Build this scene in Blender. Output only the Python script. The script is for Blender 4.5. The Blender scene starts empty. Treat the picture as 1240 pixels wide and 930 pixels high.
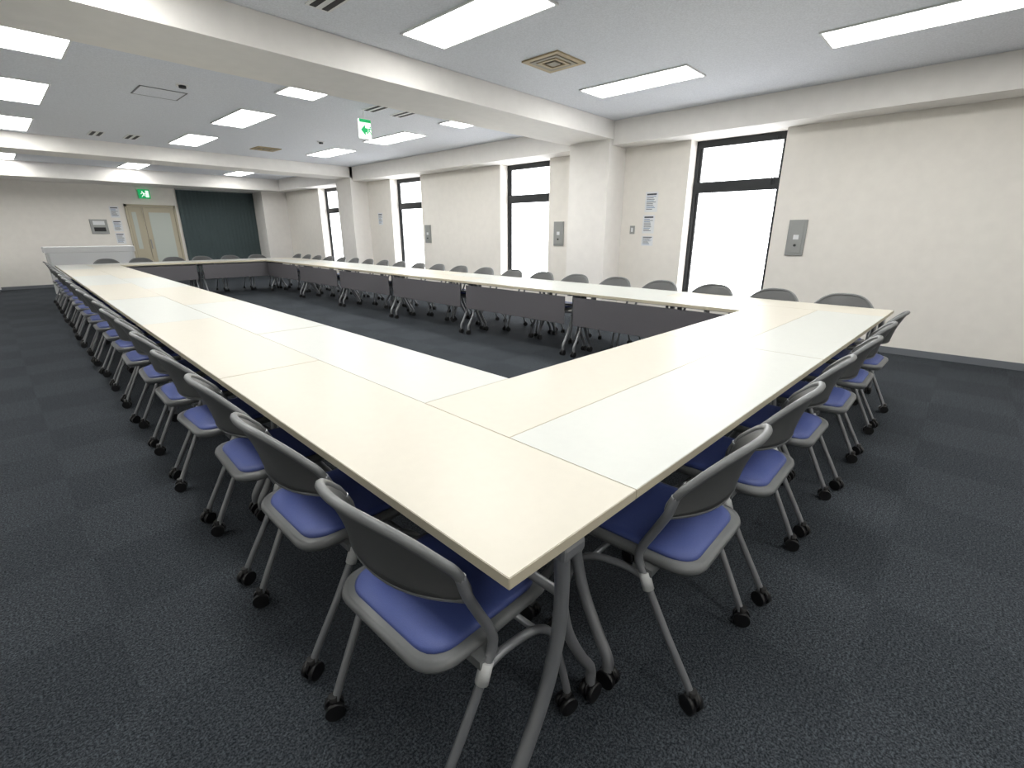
import bpy, bmesh, math, random
from mathutils import Vector, Matrix
random.seed(4)
scn = bpy.context.scene
try:
    scn.view_settings.view_transform = 'Standard'
    scn.view_settings.look = 'None'
    scn.view_settings.exposure = 0.45
except Exception: pass

# ------------------------------------------------------------------ materials
def lin(c):
    return tuple((x/255/12.92 if x/255 <= .04045 else ((x/255+.055)/1.055)**2.4) for x in c)+(1,)
def mat(name, rgb, rough=.5, metal=0, noise=0, nscale=50, bump=0, bscale=200, emit=0, spec=.5):
    m = bpy.data.materials.new(name); m.use_nodes = True
    nt = m.node_tree; b = nt.nodes['Principled BSDF']
    col = lin(rgb)
    b.inputs['Base Color'].default_value = col
    b.inputs['Roughness'].default_value = rough
    b.inputs['Metallic'].default_value = metal
    b.inputs['Specular IOR Level'].default_value = spec
    tc = nt.nodes.new('ShaderNodeTexCoord')
    if noise:
        n = nt.nodes.new('ShaderNodeTexNoise'); n.inputs['Scale'].default_value = nscale; n.inputs['Detail'].default_value = 3
        nt.links.new(tc.outputs['Object'], n.inputs['Vector'])
        r = nt.nodes.new('ShaderNodeValToRGB')
        r.color_ramp.elements[0].position = .3; r.color_ramp.elements[1].position = .7
        r.color_ramp.elements[0].color = tuple(c*(1-noise) for c in col[:3])+(1,)
        r.color_ramp.elements[1].color = tuple(min(1, c*(1+noise)) for c in col[:3])+(1,)
        nt.links.new(n.outputs['Fac'], r.inputs['Fac']); nt.links.new(r.outputs['Color'], b.inputs['Base Color'])
    if bump:
        n = nt.nodes.new('ShaderNodeTexNoise'); n.inputs['Scale'].default_value = bscale
        nt.links.new(tc.outputs['Object'], n.inputs['Vector'])
        bp = nt.nodes.new('ShaderNodeBump'); bp.inputs['Strength'].default_value = bump; bp.inputs['Distance'].default_value = .002
        nt.links.new(n.outputs['Fac'], bp.inputs['Height']); nt.links.new(bp.outputs['Normal'], b.inputs['Normal'])
    if emit:
        b.inputs['Emission Color'].default_value = col
        b.inputs['Emission Strength'].default_value = emit
    return m

M = {}
M['wall'] = mat('wall_paint', (236,232,225), .8, noise=.02, nscale=8, bump=.15, bscale=250)
M['beam'] = mat('beam_paint', (240,237,233), .8, noise=.02, nscale=8, bump=.1, bscale=250)
M['ceil'] = mat('ceiling_board', (228,231,238), .9, noise=.09, nscale=90, bump=.3, bscale=300)
M['base'] = mat('baseboard_vinyl', (112,116,122), .5)
M['frame'] = mat('window_frame_dark', (22,26,30), .4)
M['pane'] = mat('frosted_pane_emissive', (250,252,255), .3, emit=4)  # pane glows by itself, standing in for bright daylight outside
M['lamp'] = mat('lamp_diffuser', (255,254,250), .4, emit=12)
M['trimw'] = mat('white_trim', (230,231,231), .5)
M['beige'] = mat('diffuser_beige', (180,162,128), .6)
M['grille'] = mat('diffuser_grille', (150,143,125), .6)
M['dark'] = mat('dark_slot', (46,46,48), .7)
M['cream'] = mat('laminate_cream', (208,203,190), .36, noise=.012, nscale=30, spec=.4)
M['white'] = mat('laminate_white', (203,205,200), .36, noise=.012, nscale=30, spec=.4)
M['edge'] = mat('laminate_edge', (198,190,168), .5)
M['panel'] = mat('modesty_panel', (92,90,94), .6, noise=.06, nscale=200)
M['steel'] = mat('silver_paint', (143,145,148), .35, metal=.5)
M['plast'] = mat('grey_plastic', (86,87,87), .40, noise=.04, nscale=250)
M['plast2'] = mat('grey_plastic_rim', (107,109,110), .38)
M['blue'] = mat('blue_vinyl', (66,80,138), .5, noise=.05, nscale=300, bump=.3, bscale=500)
M['black'] = mat('caster_black', (15,15,17), .45)
M['joint'] = mat('white_joint', (205,207,206), .4)
M['teal'] = mat('folding_partition', (62,76,78), .75, noise=.05, nscale=20)
M['door'] = mat('door_beige', (180,172,150), .5)
M['glassd'] = mat('door_glass', (190,197,190), .2)
M['paper'] = mat('paper', (228,230,232), .8)
M['ink'] = mat('ink', (70,76,84), .8)
M['inkb'] = mat('ink_blue', (90,130,170), .8)
M['metalp'] = mat('metal_plate', (158,160,158), .4, metal=.3)
M['green'] = mat('sign_green', (20,165,95), .5, emit=.5)
M['signw'] = mat('sign_white', (240,250,244), .5, emit=.6)

# carpet
def carpet():
    m = bpy.data.materials.new('carpet_tiles'); m.use_nodes = True
    nt = m.node_tree; N = nt.nodes; L = nt.links; b = N['Principled BSDF']
    b.inputs['Roughness'].default_value = .95; b.inputs['Specular IOR Level'].default_value = .12
    tc = N.new('ShaderNodeTexCoord')
    ck = N.new('ShaderNodeTexChecker'); ck.inputs['Scale'].default_value = 2.0
    ck.inputs['Color1'].default_value = (.106,.119,.134,1); ck.inputs['Color2'].default_value = (.092,.104,.118,1)
    L.new(tc.outputs['Object'], ck.inputs['Vector'])
    def noise(scale, lo, hi, c0, c1, det=4):
        n = N.new('ShaderNodeTexNoise'); n.inputs['Scale'].default_value = scale; n.inputs['Detail'].default_value = det; n.inputs['Roughness'].default_value = .8
        L.new(tc.outputs['Object'], n.inputs['Vector'])
        r = N.new('ShaderNodeValToRGB'); r.color_ramp.elements[0].position = lo; r.color_ramp.elements[1].position = hi
        r.color_ramp.elements[0].color = c0; r.color_ramp.elements[1].color = c1
        L.new(n.outputs['Fac'], r.inputs['Fac']); return n, r
    def mul(a, c):
        s = N.new('ShaderNodeMixRGB'); s.blend_type = 'MULTIPLY'; s.inputs['Fac'].default_value = 1
        L.new(a, s.inputs['Color1']); L.new(c, s.inputs['Color2']); return s.outputs['Color']
    n1, r1 = noise(150, .42, .60, (.18,.19,.20,1), (1,1,1,1))
    n2, r2 = noise(60, .38, .62, (.60,.62,.64,1), (1,1,1,1))
    n3, r3 = noise(1.2, .3, .7, (.90,.90,.91,1), (1,1,1,1), 2)
    c = mul(mul(mul(ck.outputs['Color'], r1.outputs['Color']), r2.outputs['Color']), r3.outputs['Color'])
    L.new(c, b.inputs['Base Color'])
    bp = N.new('ShaderNodeBump'); bp.inputs['Strength'].default_value = .6; bp.inputs['Distance'].default_value = .004
    L.new(n1.outputs['Fac'], bp.inputs['Height']); L.new(bp.outputs['Normal'], b.inputs['Normal'])
    return m
M['carpet'] = carpet()

# ------------------------------------------------------------------ mesh builder
class MB:
    def __init__(s): s.bm = bmesh.new(); s.mats = []
    def mi(s, k):
        if k not in s.mats: s.mats.append(k)
        return s.mats.index(k)
    def box(s, x0,x1,y0,y1,z0,z1, k, bev=0):
        t = bmesh.new()
        bmesh.ops.create_cube(t, size=1)
        for v in t.verts:
            v.co = Vector(((x0+x1)/2+v.co.x*(x1-x0), (y0+y1)/2+v.co.y*(y1-y0), (z0+z1)/2+v.co.z*(z1-z0)))
        if bev: bmesh.ops.bevel(t, geom=t.edges[:], offset=bev, segments=2, affect='EDGES', profile=.5)
        s.add(t, k)
    def add(s, t, k, smooth=False, mtx=None):
        i = s.mi(k); mp = {}
        for v in t.verts: mp[v] = s.bm.verts.new(mtx @ v.co if mtx else v.co)
        for f in t.faces:
            try: g = s.bm.faces.new([mp[v] for v in f.verts])
            except ValueError: continue
            g.material_index = i; g.smooth = smooth
        t.free()
    def poly(s, pts, k):
        f = s.bm.faces.new([s.bm.verts.new(p) for p in pts]); f.material_index = s.mi(k)
    def tube(s, pts, r, k, seg=10, sub=6, smooth_path=True):
        P = [Vector(p) for p in pts]
        if smooth_path and len(P) > 2:
            Q = []
            E = [P[0]*2-P[1]]+P+[P[-1]*2-P[-2]]
            for i in range(1, len(E)-2):
                for j in range(sub):
                    t = j/sub; a,b,c,d = E[i-1:i+3]
                    Q.append(.5*((2*b)+(c-a)*t+(2*a-5*b+4*c-d)*t*t+(3*b-a-3*c+d)*t**3))
            Q.append(P[-1]); P = Q
        i = s.mi(k); rings = []
        T = (P[1]-P[0]).normalized()
        up = Vector((0,0,1)) if abs(T.z) < .9 else Vector((1,0,0))
        Nn = T.cross(up).normalized()
        for n,p in enumerate(P):
            T = (P[min(n+1,len(P)-1)]-P[max(n-1,0)]).normalized()
            Nn = (Nn-T*Nn.dot(T)).normalized(); B = T.cross(Nn)
            rings.append([s.bm.verts.new(p+(Nn*math.cos(a)+B*math.sin(a))*r) for a in [2*math.pi*q/seg for q in range(seg)]])
        for a,b in zip(rings, rings[1:]):
            for q in range(seg):
                f = s.bm.faces.new([a[q],a[(q+1)%seg],b[(q+1)%seg],b[q]]); f.material_index = i; f.smooth = True
        for rr in (rings[0][::-1], rings[-1]):
            f = s.bm.faces.new(rr); f.material_index = i
    def cyl(s, c, ax, r, h, k, seg=16):
        c = Vector(c); ax = Vector(ax).normalized()
        s.tube([c-ax*h/2, c+ax*h/2], r, k, seg=seg, smooth_path=False)
    def caster(s, x, y, r=.028, k='black', yaw=0.0):
        ax = Vector((math.cos(yaw), math.sin(yaw), 0)); c = Vector((x,y,r))
        for sg in (-1,1):
            s.cyl(c+ax*sg*.014, ax, r, .016, k, seg=18)
        s.cyl(c+Vector((0,0,.006)), ax, r*.7, .012, k, 10)
        s.cyl(c+Vector((0,0,.022)), (0,0,1), .013, .045, k, 10)
        s.cyl(c+Vector((0,0,.012)), ax, r*.92, .008, k, 14)
    def mesh(s, name):
        bmesh.ops.recalc_face_normals(s.bm, faces=s.bm.faces[:])
        me = bpy.data.meshes.new(name); s.bm.to_mesh(me); s.bm.free()
        for k in s.mats: me.materials.append(M[k])
        return me
    def obj(s, name, mtx=None):
        o = bpy.data.objects.new(name, s.mesh(name)); scn.collection.objects.link(o)
        if mtx: o.matrix_world = mtx
        return o
def inst(name, me, mtx):
    o = bpy.data.objects.new(name, me); scn.collection.objects.link(o); o.matrix_world = mtx; return o

# ------------------------------------------------------------------ room
XW=6.36; XL=-4.6; YB=-4.2; YF=16.4; ZC=2.84
b=MB(); b.box(XL-.2,XW+.5,YB-.2,YF+.2,-.1,0,'carpet'); b.obj('floor')
b=MB(); b.box(XL-.2,XW+.5,YB-.2,YF+.2,ZC,ZC+.1,'ceil'); b.obj('ceiling')
b=MB(); b.box(XL-.15,XL,YB,YF,0,ZC,'wall'); b.obj('wall_left')
b=MB(); b.box(XL,XW,YB-.15,YB,0,ZC,'wall'); b.obj('wall_back')
b=MB(); b.box(XL,XW,YF,YF+.15,0,ZC,'wall'); b.obj('wall_far')
wins=[(1.42+3.64*k, 2.60+3.64*k) for k in range(0,4)]
ZS,ZT=.38,2.53
b=MB(); y=YB
for a,c in wins:
    b.box(XW,XW+.35,y,a,0,ZC,'wall')
    b.box(XW,XW+.35,a,c,0,ZS,'wall'); b.box(XW,XW+.35,a,c,ZT,ZC,'wall'); y=c
b.box(XW,XW+.35,y,YF,0,ZC,'wall'); b.obj('wall_right')
for n,(a,c) in enumerate(wins):
    b=MB(); x0,x1=XW+.20,XW+.27; t=.055
    b.box(x0,x1,a,a+t,ZS,ZT,'frame'); b.box(x0,x1,c-t,c,ZS,ZT,'frame')
    b.box(x0,x1,a+t,c-t,ZT-.09,ZT,'frame'); b.box(x0,x1,a+t,c-t,ZS,ZS+.06,'frame')
    b.box(x0-.01,x1,a+t,c-t,1.86,2.0,'frame')
    b.box(x0+.012,x1-.01,a+t,a+t+.03,ZS,ZT,'frame'); b.box(x0+.012,x1-.01,c-t-.03,c-t,ZS,ZT,'frame')
    b.box(x0+.035,x0+.045,a+t,c-t,ZS+.05,ZT-.08,'pane')
    b.cyl((x0-.03,a+.12,2.2),(0,0,1),.004,.56,'frame',6); b.cyl((x0-.03,a+.15,2.2),(0,0,1),.004,.56,'frame',6)
    b.obj('window_%d'%(n+1))
# columns and beams
b=MB(); b.box(5.90,XW-.001,3.60,4.30,0,ZC-.001,'beam'); b.obj('column')
b=MB(); b.box(5.90,XW-.001,10.88,11.58,0,ZC-.001,'beam'); b.obj('column')
b=MB(); b.box(5.62,XW-.001,15.7,YF-.001,0,ZC-.001,'beam'); b.obj('column')
b=MB(); b.box(5.97,XW-.002,YB,YF,2.53,ZC-.002,'beam'); b.obj('beam_window_side')
for ya,yb,zb in ((3.58,4.38,2.60),(10.88,11.60,2.60),(15.2,YF-.002,2.52)):
    b=MB(); b.box(XL,5.97,ya,yb,zb,ZC-.003,'beam'); b.obj('beam_cross')
# baseboards
b=MB()
for y0,y1 in ((YB,3.6),(4.3,10.88),(11.58,15.7)): b.box(XW-.008,XW-.0005,y0,y1,0,.075,'base')
for y0 in (3.6,10.88):
    b.box(5.892,5.8995,y0-.008,y0+.708,0,.075,'base'); b.box(5.9,XW,y0-.008,y0-.0005,0,.075,'base')
b.box(5.62,XW,15.692,15.6995,0,.075,'base')
b.obj('baseboard_right')
b=MB(); b.box(XL,2.25,YF-.008,YF-.0005,0,.075,'base'); b.obj('baseboard_far')
b=MB(); b.box(XL+.0005,XL+.008,YB,YF,0,.075,'base'); b.obj('baseboard_left')

# ceiling lights (recessed troffers)
def light(x0,y0,x1,y1):
    b=MB(); z=ZC-.0005; w=.018
    b.box(x0-w,x0,y0-w,y1+w,z-.012,z,'trimw'); b.box(x1,x1+w,y0-w,y1+w,z-.012,z,'trimw')
    b.box(x0,x1,y0-w,y0,z-.012,z,'trimw'); b.box(x0,x1,y1,y1+w,z-.012,z,'trimw')
    b.box(x0,x1,y0,y1,z-.006,z-.001,'lamp')
    b.obj('ceiling_light')
for y in (-2.8,-.5,1.96,4.42,6.7,9.05,13.85): light(2.12,y,2.54,y+1.2)
for y in (-2.8,-.47,1.84,4.32,6.4,8.6,13.6): light(4.38,y,4.80,y+1.2)
for y in (-2.4,-.05,2.3,4.68,7.05,9.4,13.9): light(-.09,y,.33,y+1.2)
for y in (-2.4,2.3,4.65,9.4,13.9): light(-2.4,y,-1.98,y+1.2)
# diffusers
def diffuser(x,y,s):
    b=MB(); z=ZC
    def ring(r,w,z0,z1,k):
        b.box(x-r,x-r+w,y-r,y+r,z0,z1,k); b.box(x+r-w,x+r,y-r,y+r,z0,z1,k)
        b.box(x-r+w,x+r-w,y-r,y-r+w,z0,z1,k); b.box(x-r+w,x+r-w,y+r-w,y+r,z0,z1,k)
    ring(s/2,.045,z-.014,z-.001,'beige'); ring(s/2-.055,.035,z-.018,z-.006,'grille'); ring(s/2-.10,.03,z-.022,z-.006,'beige')
    b.box(x-s/2+.04,x+s/2-.04,y-s/2+.04,y+s/2-.04,z-.006,z-.001,'dark'); b.box(x-.05,x+.05,y-.05,y+.05,z-.024,z-.006,'grille')
    b.obj('air_diffuser')
diffuser(3.46,2.70,.42); diffuser(3.53,9.66,.42)
def slot(x,y,l=.45):
    b=MB(); z=ZC
    b.box(x-.09,x+.09,y-l/2,y+l/2,z-.008,z-.0005,'trimw')
    for d in (-.045,.045): b.box(x+d-.022,x+d+.022,y-l/2+.02,y+l/2-.02,z-.011,z-.008,'dark')
    b.obj('air_slot_vent')
for x,y in ((1.45,3.0),(1.10,10.1),(1.56,10.05),(3.28,5.4),(3.7,5.4)): slot(x,y)
b=MB(); x0,x1,y0,y1=1.0,1.45,6.4,6.85; z=ZC
for q in ((x0,x1,y0,y0+.015),(x0,x1,y1-.015,y1),(x0,x0+.015,y0,y1),(x1-.015,x1,y0,y1)): b.box(*q,z-.005,z-.0005,'base')
b.box(x0+.015,x1-.015,y0+.015,y1-.015,z-.004,z-.0005,'ceil'); b.obj('ceiling_access_panel')
for x,y in ((1.31,6.05),(3.9,8.2)):
    b=MB(); b.cyl((x,y,ZC-.006),(0,0,1),.06,.012,'trimw',20); b.cyl((x,y,ZC-.022),(0,0,1),.035,.024,'dark',20); b.obj('smoke_detector')

# exit signs
def running_man(b, cx, z0, y, s, k, flip=1):
    def P(pts): b.poly([(cx+flip*px*s, y, z0+pz*s) for px,pz in pts], k)
    n=12; P([(-.12+.09*math.cos(2*math.pi*i/n), .82+.09*math.sin(2*math.pi*i/n)) for i in range(n)])
    P([(-.08,.70),(.08,.66),(.14,.36),(-.02,.36)])
    P([(-.08,.70),(-.32,.60),(-.36,.44),(-.28,.44),(-.24,.54),(-.04,.60)])
    P([(.08,.66),(.26,.54),(.36,.60),(.40,.54),(.27,.44),(.08,.56)])
    P([(-.02,.38),(-.20,.24),(-.30,.04),(-.22,.02),(-.10,.20),(.08,.34)])
    P([(.04,.38),(.14,.38),(.26,.20),(.44,.18),(.44,.10),(.20,.11)])
b=MB(); X,Y=3.24,5.65; dz=.06
b.box(X-.085,X+.085,Y,Y+.04,2.45+dz,2.68+dz,'signw',.005)
b.cyl((X,Y+.02,2.76+dz/2),(0,0,1),.008,.16-dz,'trimw',8)
b.box(X-.083,X+.083,Y-.002,Y-.0005,2.64+dz,2.678+dz,'green')
b.poly([(X-.07,Y-.003,2.55+dz),(X-.005,Y-.003,2.615+dz),(X-.005,Y-.003,2.575+dz),(X+.03,Y-.003,2.575+dz),(X+.03,Y-.003,2.525+dz),(X-.005,Y-.003,2.525+dz),(X-.005,Y-.003,2.485+dz)],'green')
running_man(b,X+.055,2.50+dz,Y-.003,.11,'green',-1)
b.obj('exit_sign')
b=MB(); X,Y=2.80,YF
b.box(X-.13,X+.13,Y-.05,Y-.001,2.22,2.45,'green',.006)
b.box(X+.03,X+.10,Y-.054,Y-.051,2.25,2.42,'signw'); running_man(b,X-.02,2.25,Y-.056,.17,'signw',1)
b.obj('exit_sign')

# wall fittings
def plate(y,z,w,h,name='wall_service_panel'):
    b=MB(); x=XW
    b.box(x-.02,x-.001,y-w/2,y+w/2,z-h/2,z+h/2,'metalp',.004)
    b.box(x-.026,x-.02,y-w/2+.03,y+w/2-.03,z-h/2+.03,z+h/2-.03,'metalp',.003)
    b.box(x-.03,x-.026,y-.03,y+.03,z-.02,z+.035,'paper'); b.cyl((x-.032,y,z-.09),(1,0,0),.014,.012,'dark',14)
    b.obj(name)
plate(1.13,1.27,.20,.42); plate(4.82,1.31,.21,.40); plate(8.5,1.3,.20,.38)
def notice(x,y,z,w,h,axis,seed):
    rr=random.Random(seed); b=MB()
    def B(u0,u1,v0,v1,d,k):
        if axis=='x': b.box(x-.002-d,x-.001-d,y-u1,y-u0,z+v0,z+v1,k)
        else: b.box(x+u0,x+u1,y-.002-d,y-.001-d,z+v0,z+v1,k)
    B(-w/2,w/2,-h/2,h/2,0,'paper')
    B(-w*.38,w*.38,h*.34,h*.42,.0012,'ink')
    v=h*.26
    while v>-h*.42:
        B(-w*.38,w*(.38-.3*rr.random()),v,v+h*.025,.0012,'ink' if rr.random()<.7 else 'inkb'); v-=h*.07
    b.obj('wall_notice')
notice(XW,3.12,1.76,.20,.28,'x',1); notice(XW,3.14,1.45,.19,.26,'x',2); notice(XW,3.14,1.21,.19,.14,'x',3)
notice(XW,10.4,1.65,.20,.28,'x',4)
b=MB(); b.box(XW-.012,XW-.001,3.36,3.44,1.31,1.43,'metalp',.003); b.box(XW-.018,XW-.012,3.385,3.415,1.34,1.40,'paper'); b.obj('light_switch')
b=MB(); b.box(1.50,1.86,YF-.03,YF-.001,1.30,1.66,'metalp',.004)
b.box(1.56,1.80,YF-.036,YF-.03,1.36,1.46,'dark'); b.box(1.56,1.80,YF-.036,YF-.03,1.52,1.62,'paper'); b.obj('wall_control_panel')
notice(2.07,YF,1.85,.20,.28,'y',5); notice(2.07,YF,1.5,.20,.28,'y',6); notice(2.07,YF,1.18,.20,.28,'y',7)
# door
b=MB(); x0,x1,zt=2.30,3.46,2.06; y=YF
b.box(x0,x0+.05,y-.05,y-.001,0,zt,'door'); b.box(x1-.05,x1,y-.05,y-.001,0,zt,'door'); b.box(x0,x1,y-.05,y-.001,zt-.06,zt+.0,'door')
xm=2.68
b.box(x0+.055,xm-.005,y-.035,y-.002,.01,zt-.065,'door',.003); b.box(xm+.005,x1-.055,y-.035,y-.002,.01,zt-.065,'door',.003)
b.box(xm+.12,x1-.16,y-.04,y-.035,.5,zt-.2,'glassd'); b.box(x0+.12,x0+.22,y-.04,y-.035,.9,zt-.2,'glassd')
b.box(xm+.03,xm+.05,y-.08,y-.06,.9,1.15,'steel'); b.box(xm+.03,xm+.05,y-.06,y-.035,.91,.93,'steel'); b.box(xm+.03,xm+.05,y-.06,y-.035,1.12,1.14,'steel')
b.obj('door_1')
# folding partition (accordion)
b=MB(); n=40; x0,x1=3.54,5.60; pts=[]
for i in range(n+1): pts.append((x0+(x1-x0)*i/n, YF-.03-(.012 if i%2 else 0)))
for (ax,ay),(bx,by) in zip(pts,pts[1:]): b.poly([(ax,ay,.01),(bx,by,.01),(bx,by,2.49),(ax,ay,2.49)],'teal')
b.box(x0,x1,YF-.09,YF-.02,2.49,2.52,'metalp'); b.obj('folding_partition')
# far white counter + low cabinet
b=MB(); b.box(.35,1.95,14.2,14.65,.90,1.03,'trimw',.01); b.box(.38,.42,14.25,14.6,.0,.90,'trimw'); b.box(1.88,1.92,14.25,14.6,.0,.90,'trimw')
b.box(.42,1.88,14.20,14.22,.08,.90,'trimw'); b.box(.42,1.88,14.27,14.58,.45,.47,'trimw'); b.obj('white_counter')
b=MB(); b.box(-1.9,-.45,15.85,YF-.01,.06,.86,'trimw',.008); b.box(-1.88,-.47,15.88,YF-.02,0,.06,'base')
b.box(-1.88,-1.185,15.835,15.85,.08,.84,'trimw',.004); b.box(-1.165,-.47,15.835,15.85,.08,.84,'trimw',.004)
b.box(-1.23,-1.21,15.82,15.835,.4,.55,'steel'); b.box(-1.14,-1.12,15.82,15.835,.4,.55,'steel'); b.obj('low_cabinet')

# ------------------------------------------------------------------ table mesh
def table_mesh(top, panel, L=1.8):
    b=MB(); W=.45; g=.0006; zt=.72
    t=bmesh.new(); bmesh.ops.create_cube(t,size=1)
    for v in t.verts: v.co=Vector((v.co.x*(L-2*g),v.co.y*(W-2*g),zt-.014+v.co.z*.028))
    bmesh.ops.bevel(t,geom=t.edges[:],offset=.0015,segments=2,affect='EDGES')
    t.normal_update()
    i=b.mi('edge'); j=b.mi(top); mp={}
    for v in t.verts: mp[v]=b.bm.verts.new(v.co)
    for f in t.faces:
        q=b.bm.faces.new([mp[v] for v in f.verts]); q.material_index = j if f.normal.z>.6 else i
    t.free()
    b.box(-L/2+.06,L/2-.06,-.03,.03,zt-.062,zt-.029,'steel')
    hx=L/2-.04
    for sg in (-1,1):
        x=sg*hx
        b.box(x-.018,x+.018,-.17,.17,zt-.052,zt-.0285,'steel',.004)
        b.box(x-.022,x+.022,-.035,.045,zt-.09,zt-.05,'steel',.01)
        b.tube([(x,-.015,zt-.07),(x,-.012,.54),(x,-.02,.42),(x,-.055,.29),(x,-.115,.17),(x,-.155,.10),(x,-.16,.055)],.018,'steel',12)
        xi=x-sg*.036
        b.tube([(xi,.02,zt-.07),(xi,.03,.50),(xi,.065,.34),(xi,.135,.20),(xi,.185,.12),(xi,.19,.055)],.015,'steel',12)
        b.caster(x,-.163,.03); b.caster(xi,.192,.03)
    b.tube([(-hx+.03,.04,.47),(hx-.03,.04,.47)],.013,'steel',10,smooth_path=False)
    if panel:
        b.box(-L/2+.06,L/2-.06,.196,.206,.36,.665,'panel',.003)
        for sx in (-.6,.6): b.box(sx-.015,sx+.015,.15,.2,.655,zt-.029,'steel')
    return b.mesh('folding_table')
TM={(k,p):table_mesh(k,p) for k in ('cream','white') for p in (0,1)}
ROT=Matrix.Rotation(-.028,4,'Z')
def put_table(x,y,ang,k,p):
    inst('folding_table',TM[k,p],ROT@Matrix.Translation((x,y,random.uniform(-.001,.0)))@Matrix.Rotation(math.radians(ang),4,'Z'))
ks_out=['cream','cream','white','cream','white','cream','white']
ks_in=['white','white','cream','white','cream','cream']
for i in range(7):
    put_table(.225,.9+1.8*i,-90,ks_out[i],0)
    put_table(4.275,.9+1.8*i,90,['cream','white','white','cream','white','white','cream'][i],0)
for i in range(6):
    put_table(.675,1.8+1.8*i,-90,ks_in[i],1)
    put_table(3.825,1.8+1.8*i,90,['white','white','cream','white','cream','white'][i],1)
for i in range(2):
    put_table(1.35+1.8*i,.225,0,'white',0); put_table(1.35+1.8*i,.675,0,'cream',1)
    put_table(1.35+1.8*i,12.375,180,'white',0); put_table(1.35+1.8*i,11.925,180,'cream',1)

# ------------------------------------------------------------------ chair mesh
def rrect(w,d,r,n=6):
    o=[]
    for cx,cy,a0 in ((w-r,d-r,0),(-w+r,d-r,90),(-w+r,-d+r,180),(w-r,-d+r,270)):
        for i in range(n+1):
            a=math.radians(a0+90*i/n); o.append((cx+r*math.cos(a),cy+r*math.sin(a)))
    return o
def slab(b,layers,cx,cy,k,zf=None):
    i=b.mi(k); rings=[]
    for w,d,r,z in layers:
        rings.append([b.bm.verts.new((cx+x,cy+y,z+(zf(x,y) if zf else 0))) for x,y in rrect(w,d,r)])
    for a,c in zip(rings,rings[1:]):
        n=len(a)
        for q in range(n):
            f=b.bm.faces.new([a[q],a[(q+1)%n],c[(q+1)%n],c[q]]); f.material_index=i; f.smooth=True
    for rr in (rings[0],rings[-1]):
        f=b.bm.faces.new(rr); f.material_index=i; f.smooth=True
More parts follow.
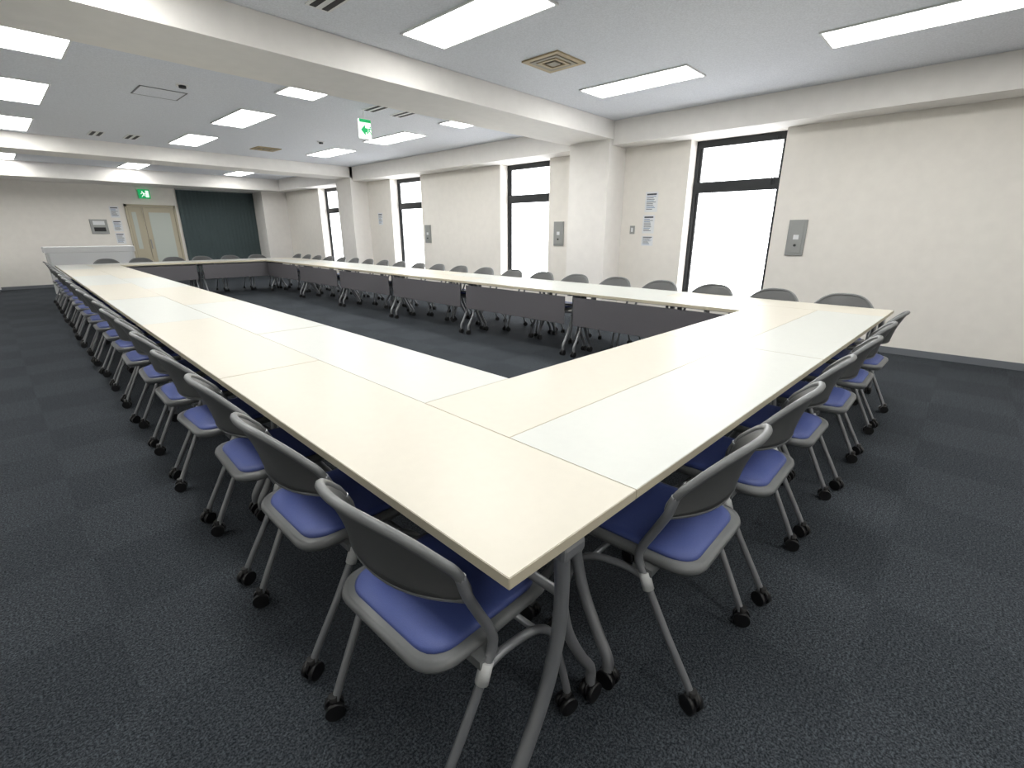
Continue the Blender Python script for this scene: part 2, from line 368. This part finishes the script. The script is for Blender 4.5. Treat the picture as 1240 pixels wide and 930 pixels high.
def chair_mesh():
    b=MB()
    zf=lambda x,y: -.25*max(0,y-.12)**1.6*2 - .012*(1-min(1,(x/.2)**2))
    slab(b,[(.150,.150,.06,.400),(.205,.205,.075,.410),(.216,.216,.08,.428),(.213,.213,.08,.440),(.200,.200,.075,.444)],0,.01,'plast2',zf)
    slab(b,[(.188,.188,.07,.440),(.188,.188,.07,.450),(.182,.182,.066,.457),(.160,.160,.055,.461),(.08,.08,.03,.462)],0,.01,'blue',zf)
    nu,nv=24,8; th=.010
    def S(s,t,off=0):
        x=.232*s
        zt=.80-.115*abs(s)**3.2; zb=.590+.008*abs(s)**2
        z=zb+(zt-zb)*t
        y=-.195+.080*abs(s)**2.2-.065*(z-.60)/.20+.010*math.sin(t*math.pi)
        n=Vector((-.45*s,1,.25)).normalized()
        return Vector((x,y,z))+n*off
    g=[[[b.bm.verts.new(S(-1+2*i/nu,j/nv,o)) for j in range(nv+1)] for i in range(nu+1)] for o in (-th/2,th/2)]
    mi=b.mi('plast')
    def F(*v):
        f=b.bm.faces.new(v); f.material_index=mi; f.smooth=True
    for i in range(nu):
        for j in range(nv):
            F(g[0][i][j],g[0][i+1][j],g[0][i+1][j+1],g[0][i][j+1]); F(g[1][i][j],g[1][i][j+1],g[1][i+1][j+1],g[1][i+1][j])
        F(g[0][i][0],g[1][i][0],g[1][i+1][0],g[0][i+1][0]); F(g[0][i][nv],g[0][i+1][nv],g[1][i+1][nv],g[1][i][nv])
    for j in range(nv):
        F(g[0][0][j],g[0][0][j+1],g[1][0][j+1],g[1][0][j]); F(g[0][nu][j],g[1][nu][j],g[1][nu][j+1],g[0][nu][j+1])
    rim=[S(-1,t) for t in (0,.4)]+[S(s,1) for s in (-1,-.92,-.8,-.65,-.45,-.2,0,.2,.45,.65,.8,.92,1)]+[S(1,t) for t in (.4,0)]
    b.tube(rim,.0115,'plast2',8,3)
    b.tube([S(s,0) for s in (-1,-.7,-.35,0,.35,.7,1)],.007,'plast2',8,3)
    for sg in (-1,1):
        X=.238*sg
        e=S(sg,.8)
        b.tube([(e.x,e.y,e.z),(X,-.118,.615),(X,-.088,.55),(X,-.052,.475),(X,-.048,.43),(X,-.072,.385)],.0125,'steel',10)
        b.tube([(X,-.066,.40),(X,-.085,.350)],.0165,'joint',12,smooth_path=False)
        b.tube([(X,-.074,.375),(X*.97,-.14,.24),(X*.92,-.225,.075),(X*.92,-.235,.04)],.0115,'steel',10)
        b.caster(X*.92,-.24,.027,yaw=.4*sg)
        b.tube([(X,-.070,.385),(X*1.0,.00,.388),(X*1.02,.10,.37),(X*1.05,.165,.31),(X*1.08,.20,.18),(X*1.1,.225,.075),(X*1.1,.225,.04)],.0115,'steel',10)
        b.caster(X*1.1,.225,.027,yaw=-.3*sg)
        b.box(min(sg*.17,sg*.24),max(sg*.17,sg*.24),-.09,-.03,.392,.415,'plast2')
    b.tube([(-.238,-.072,.395),(.238,-.072,.395)],.010,'steel',8,smooth_path=False)
    b.tube([(-.24,.10,.372),(.24,.10,.372)],.009,'steel',8,smooth_path=False)
    return b.mesh('conference_chair')
CM=chair_mesh()
def put_chair(x,y,ang):
    j=random.uniform
    inst('conference_chair',CM,ROT@Matrix.Translation((x+j(-.01,.01),y+j(-.01,.01),0))@Matrix.Rotation(math.radians(ang+j(-2.5,2.5)),4,'Z'))
for i in range(21):
    put_chair(.10,.36+.597*i,-90)
    put_chair(4.40,.36+.597*i,90)
for i in range(6):
    put_chair(.79+.59*i,.10,0); put_chair(.79+.59*i,12.5,180)

# ------------------------------------------------------------------ world + camera
w=bpy.data.worlds.new('world'); scn.world=w; w.use_nodes=True
w.node_tree.nodes['Background'].inputs[0].default_value=(.8,.9,1,1); w.node_tree.nodes['Background'].inputs[1].default_value=1.0
cd=bpy.data.cameras.new('camera'); cam=bpy.data.objects.new('camera',cd); scn.collection.objects.link(cam)
cd.sensor_width=36; cd.lens=36*575.92/1240; cd.clip_start=.02
pit,yaw=.3083,.7798
c=Vector((-.5153,-.5169,1.331))
F=Vector((math.cos(pit)*math.cos(yaw),math.cos(pit)*math.sin(yaw),-math.sin(pit)))
R=Vector((math.sin(yaw),-math.cos(yaw),0)); U=R.cross(F)
m=Matrix((R,U,-F)).transposed().to_4x4(); m.translation=c
cam.matrix_world=ROT@m
scn.camera=cam
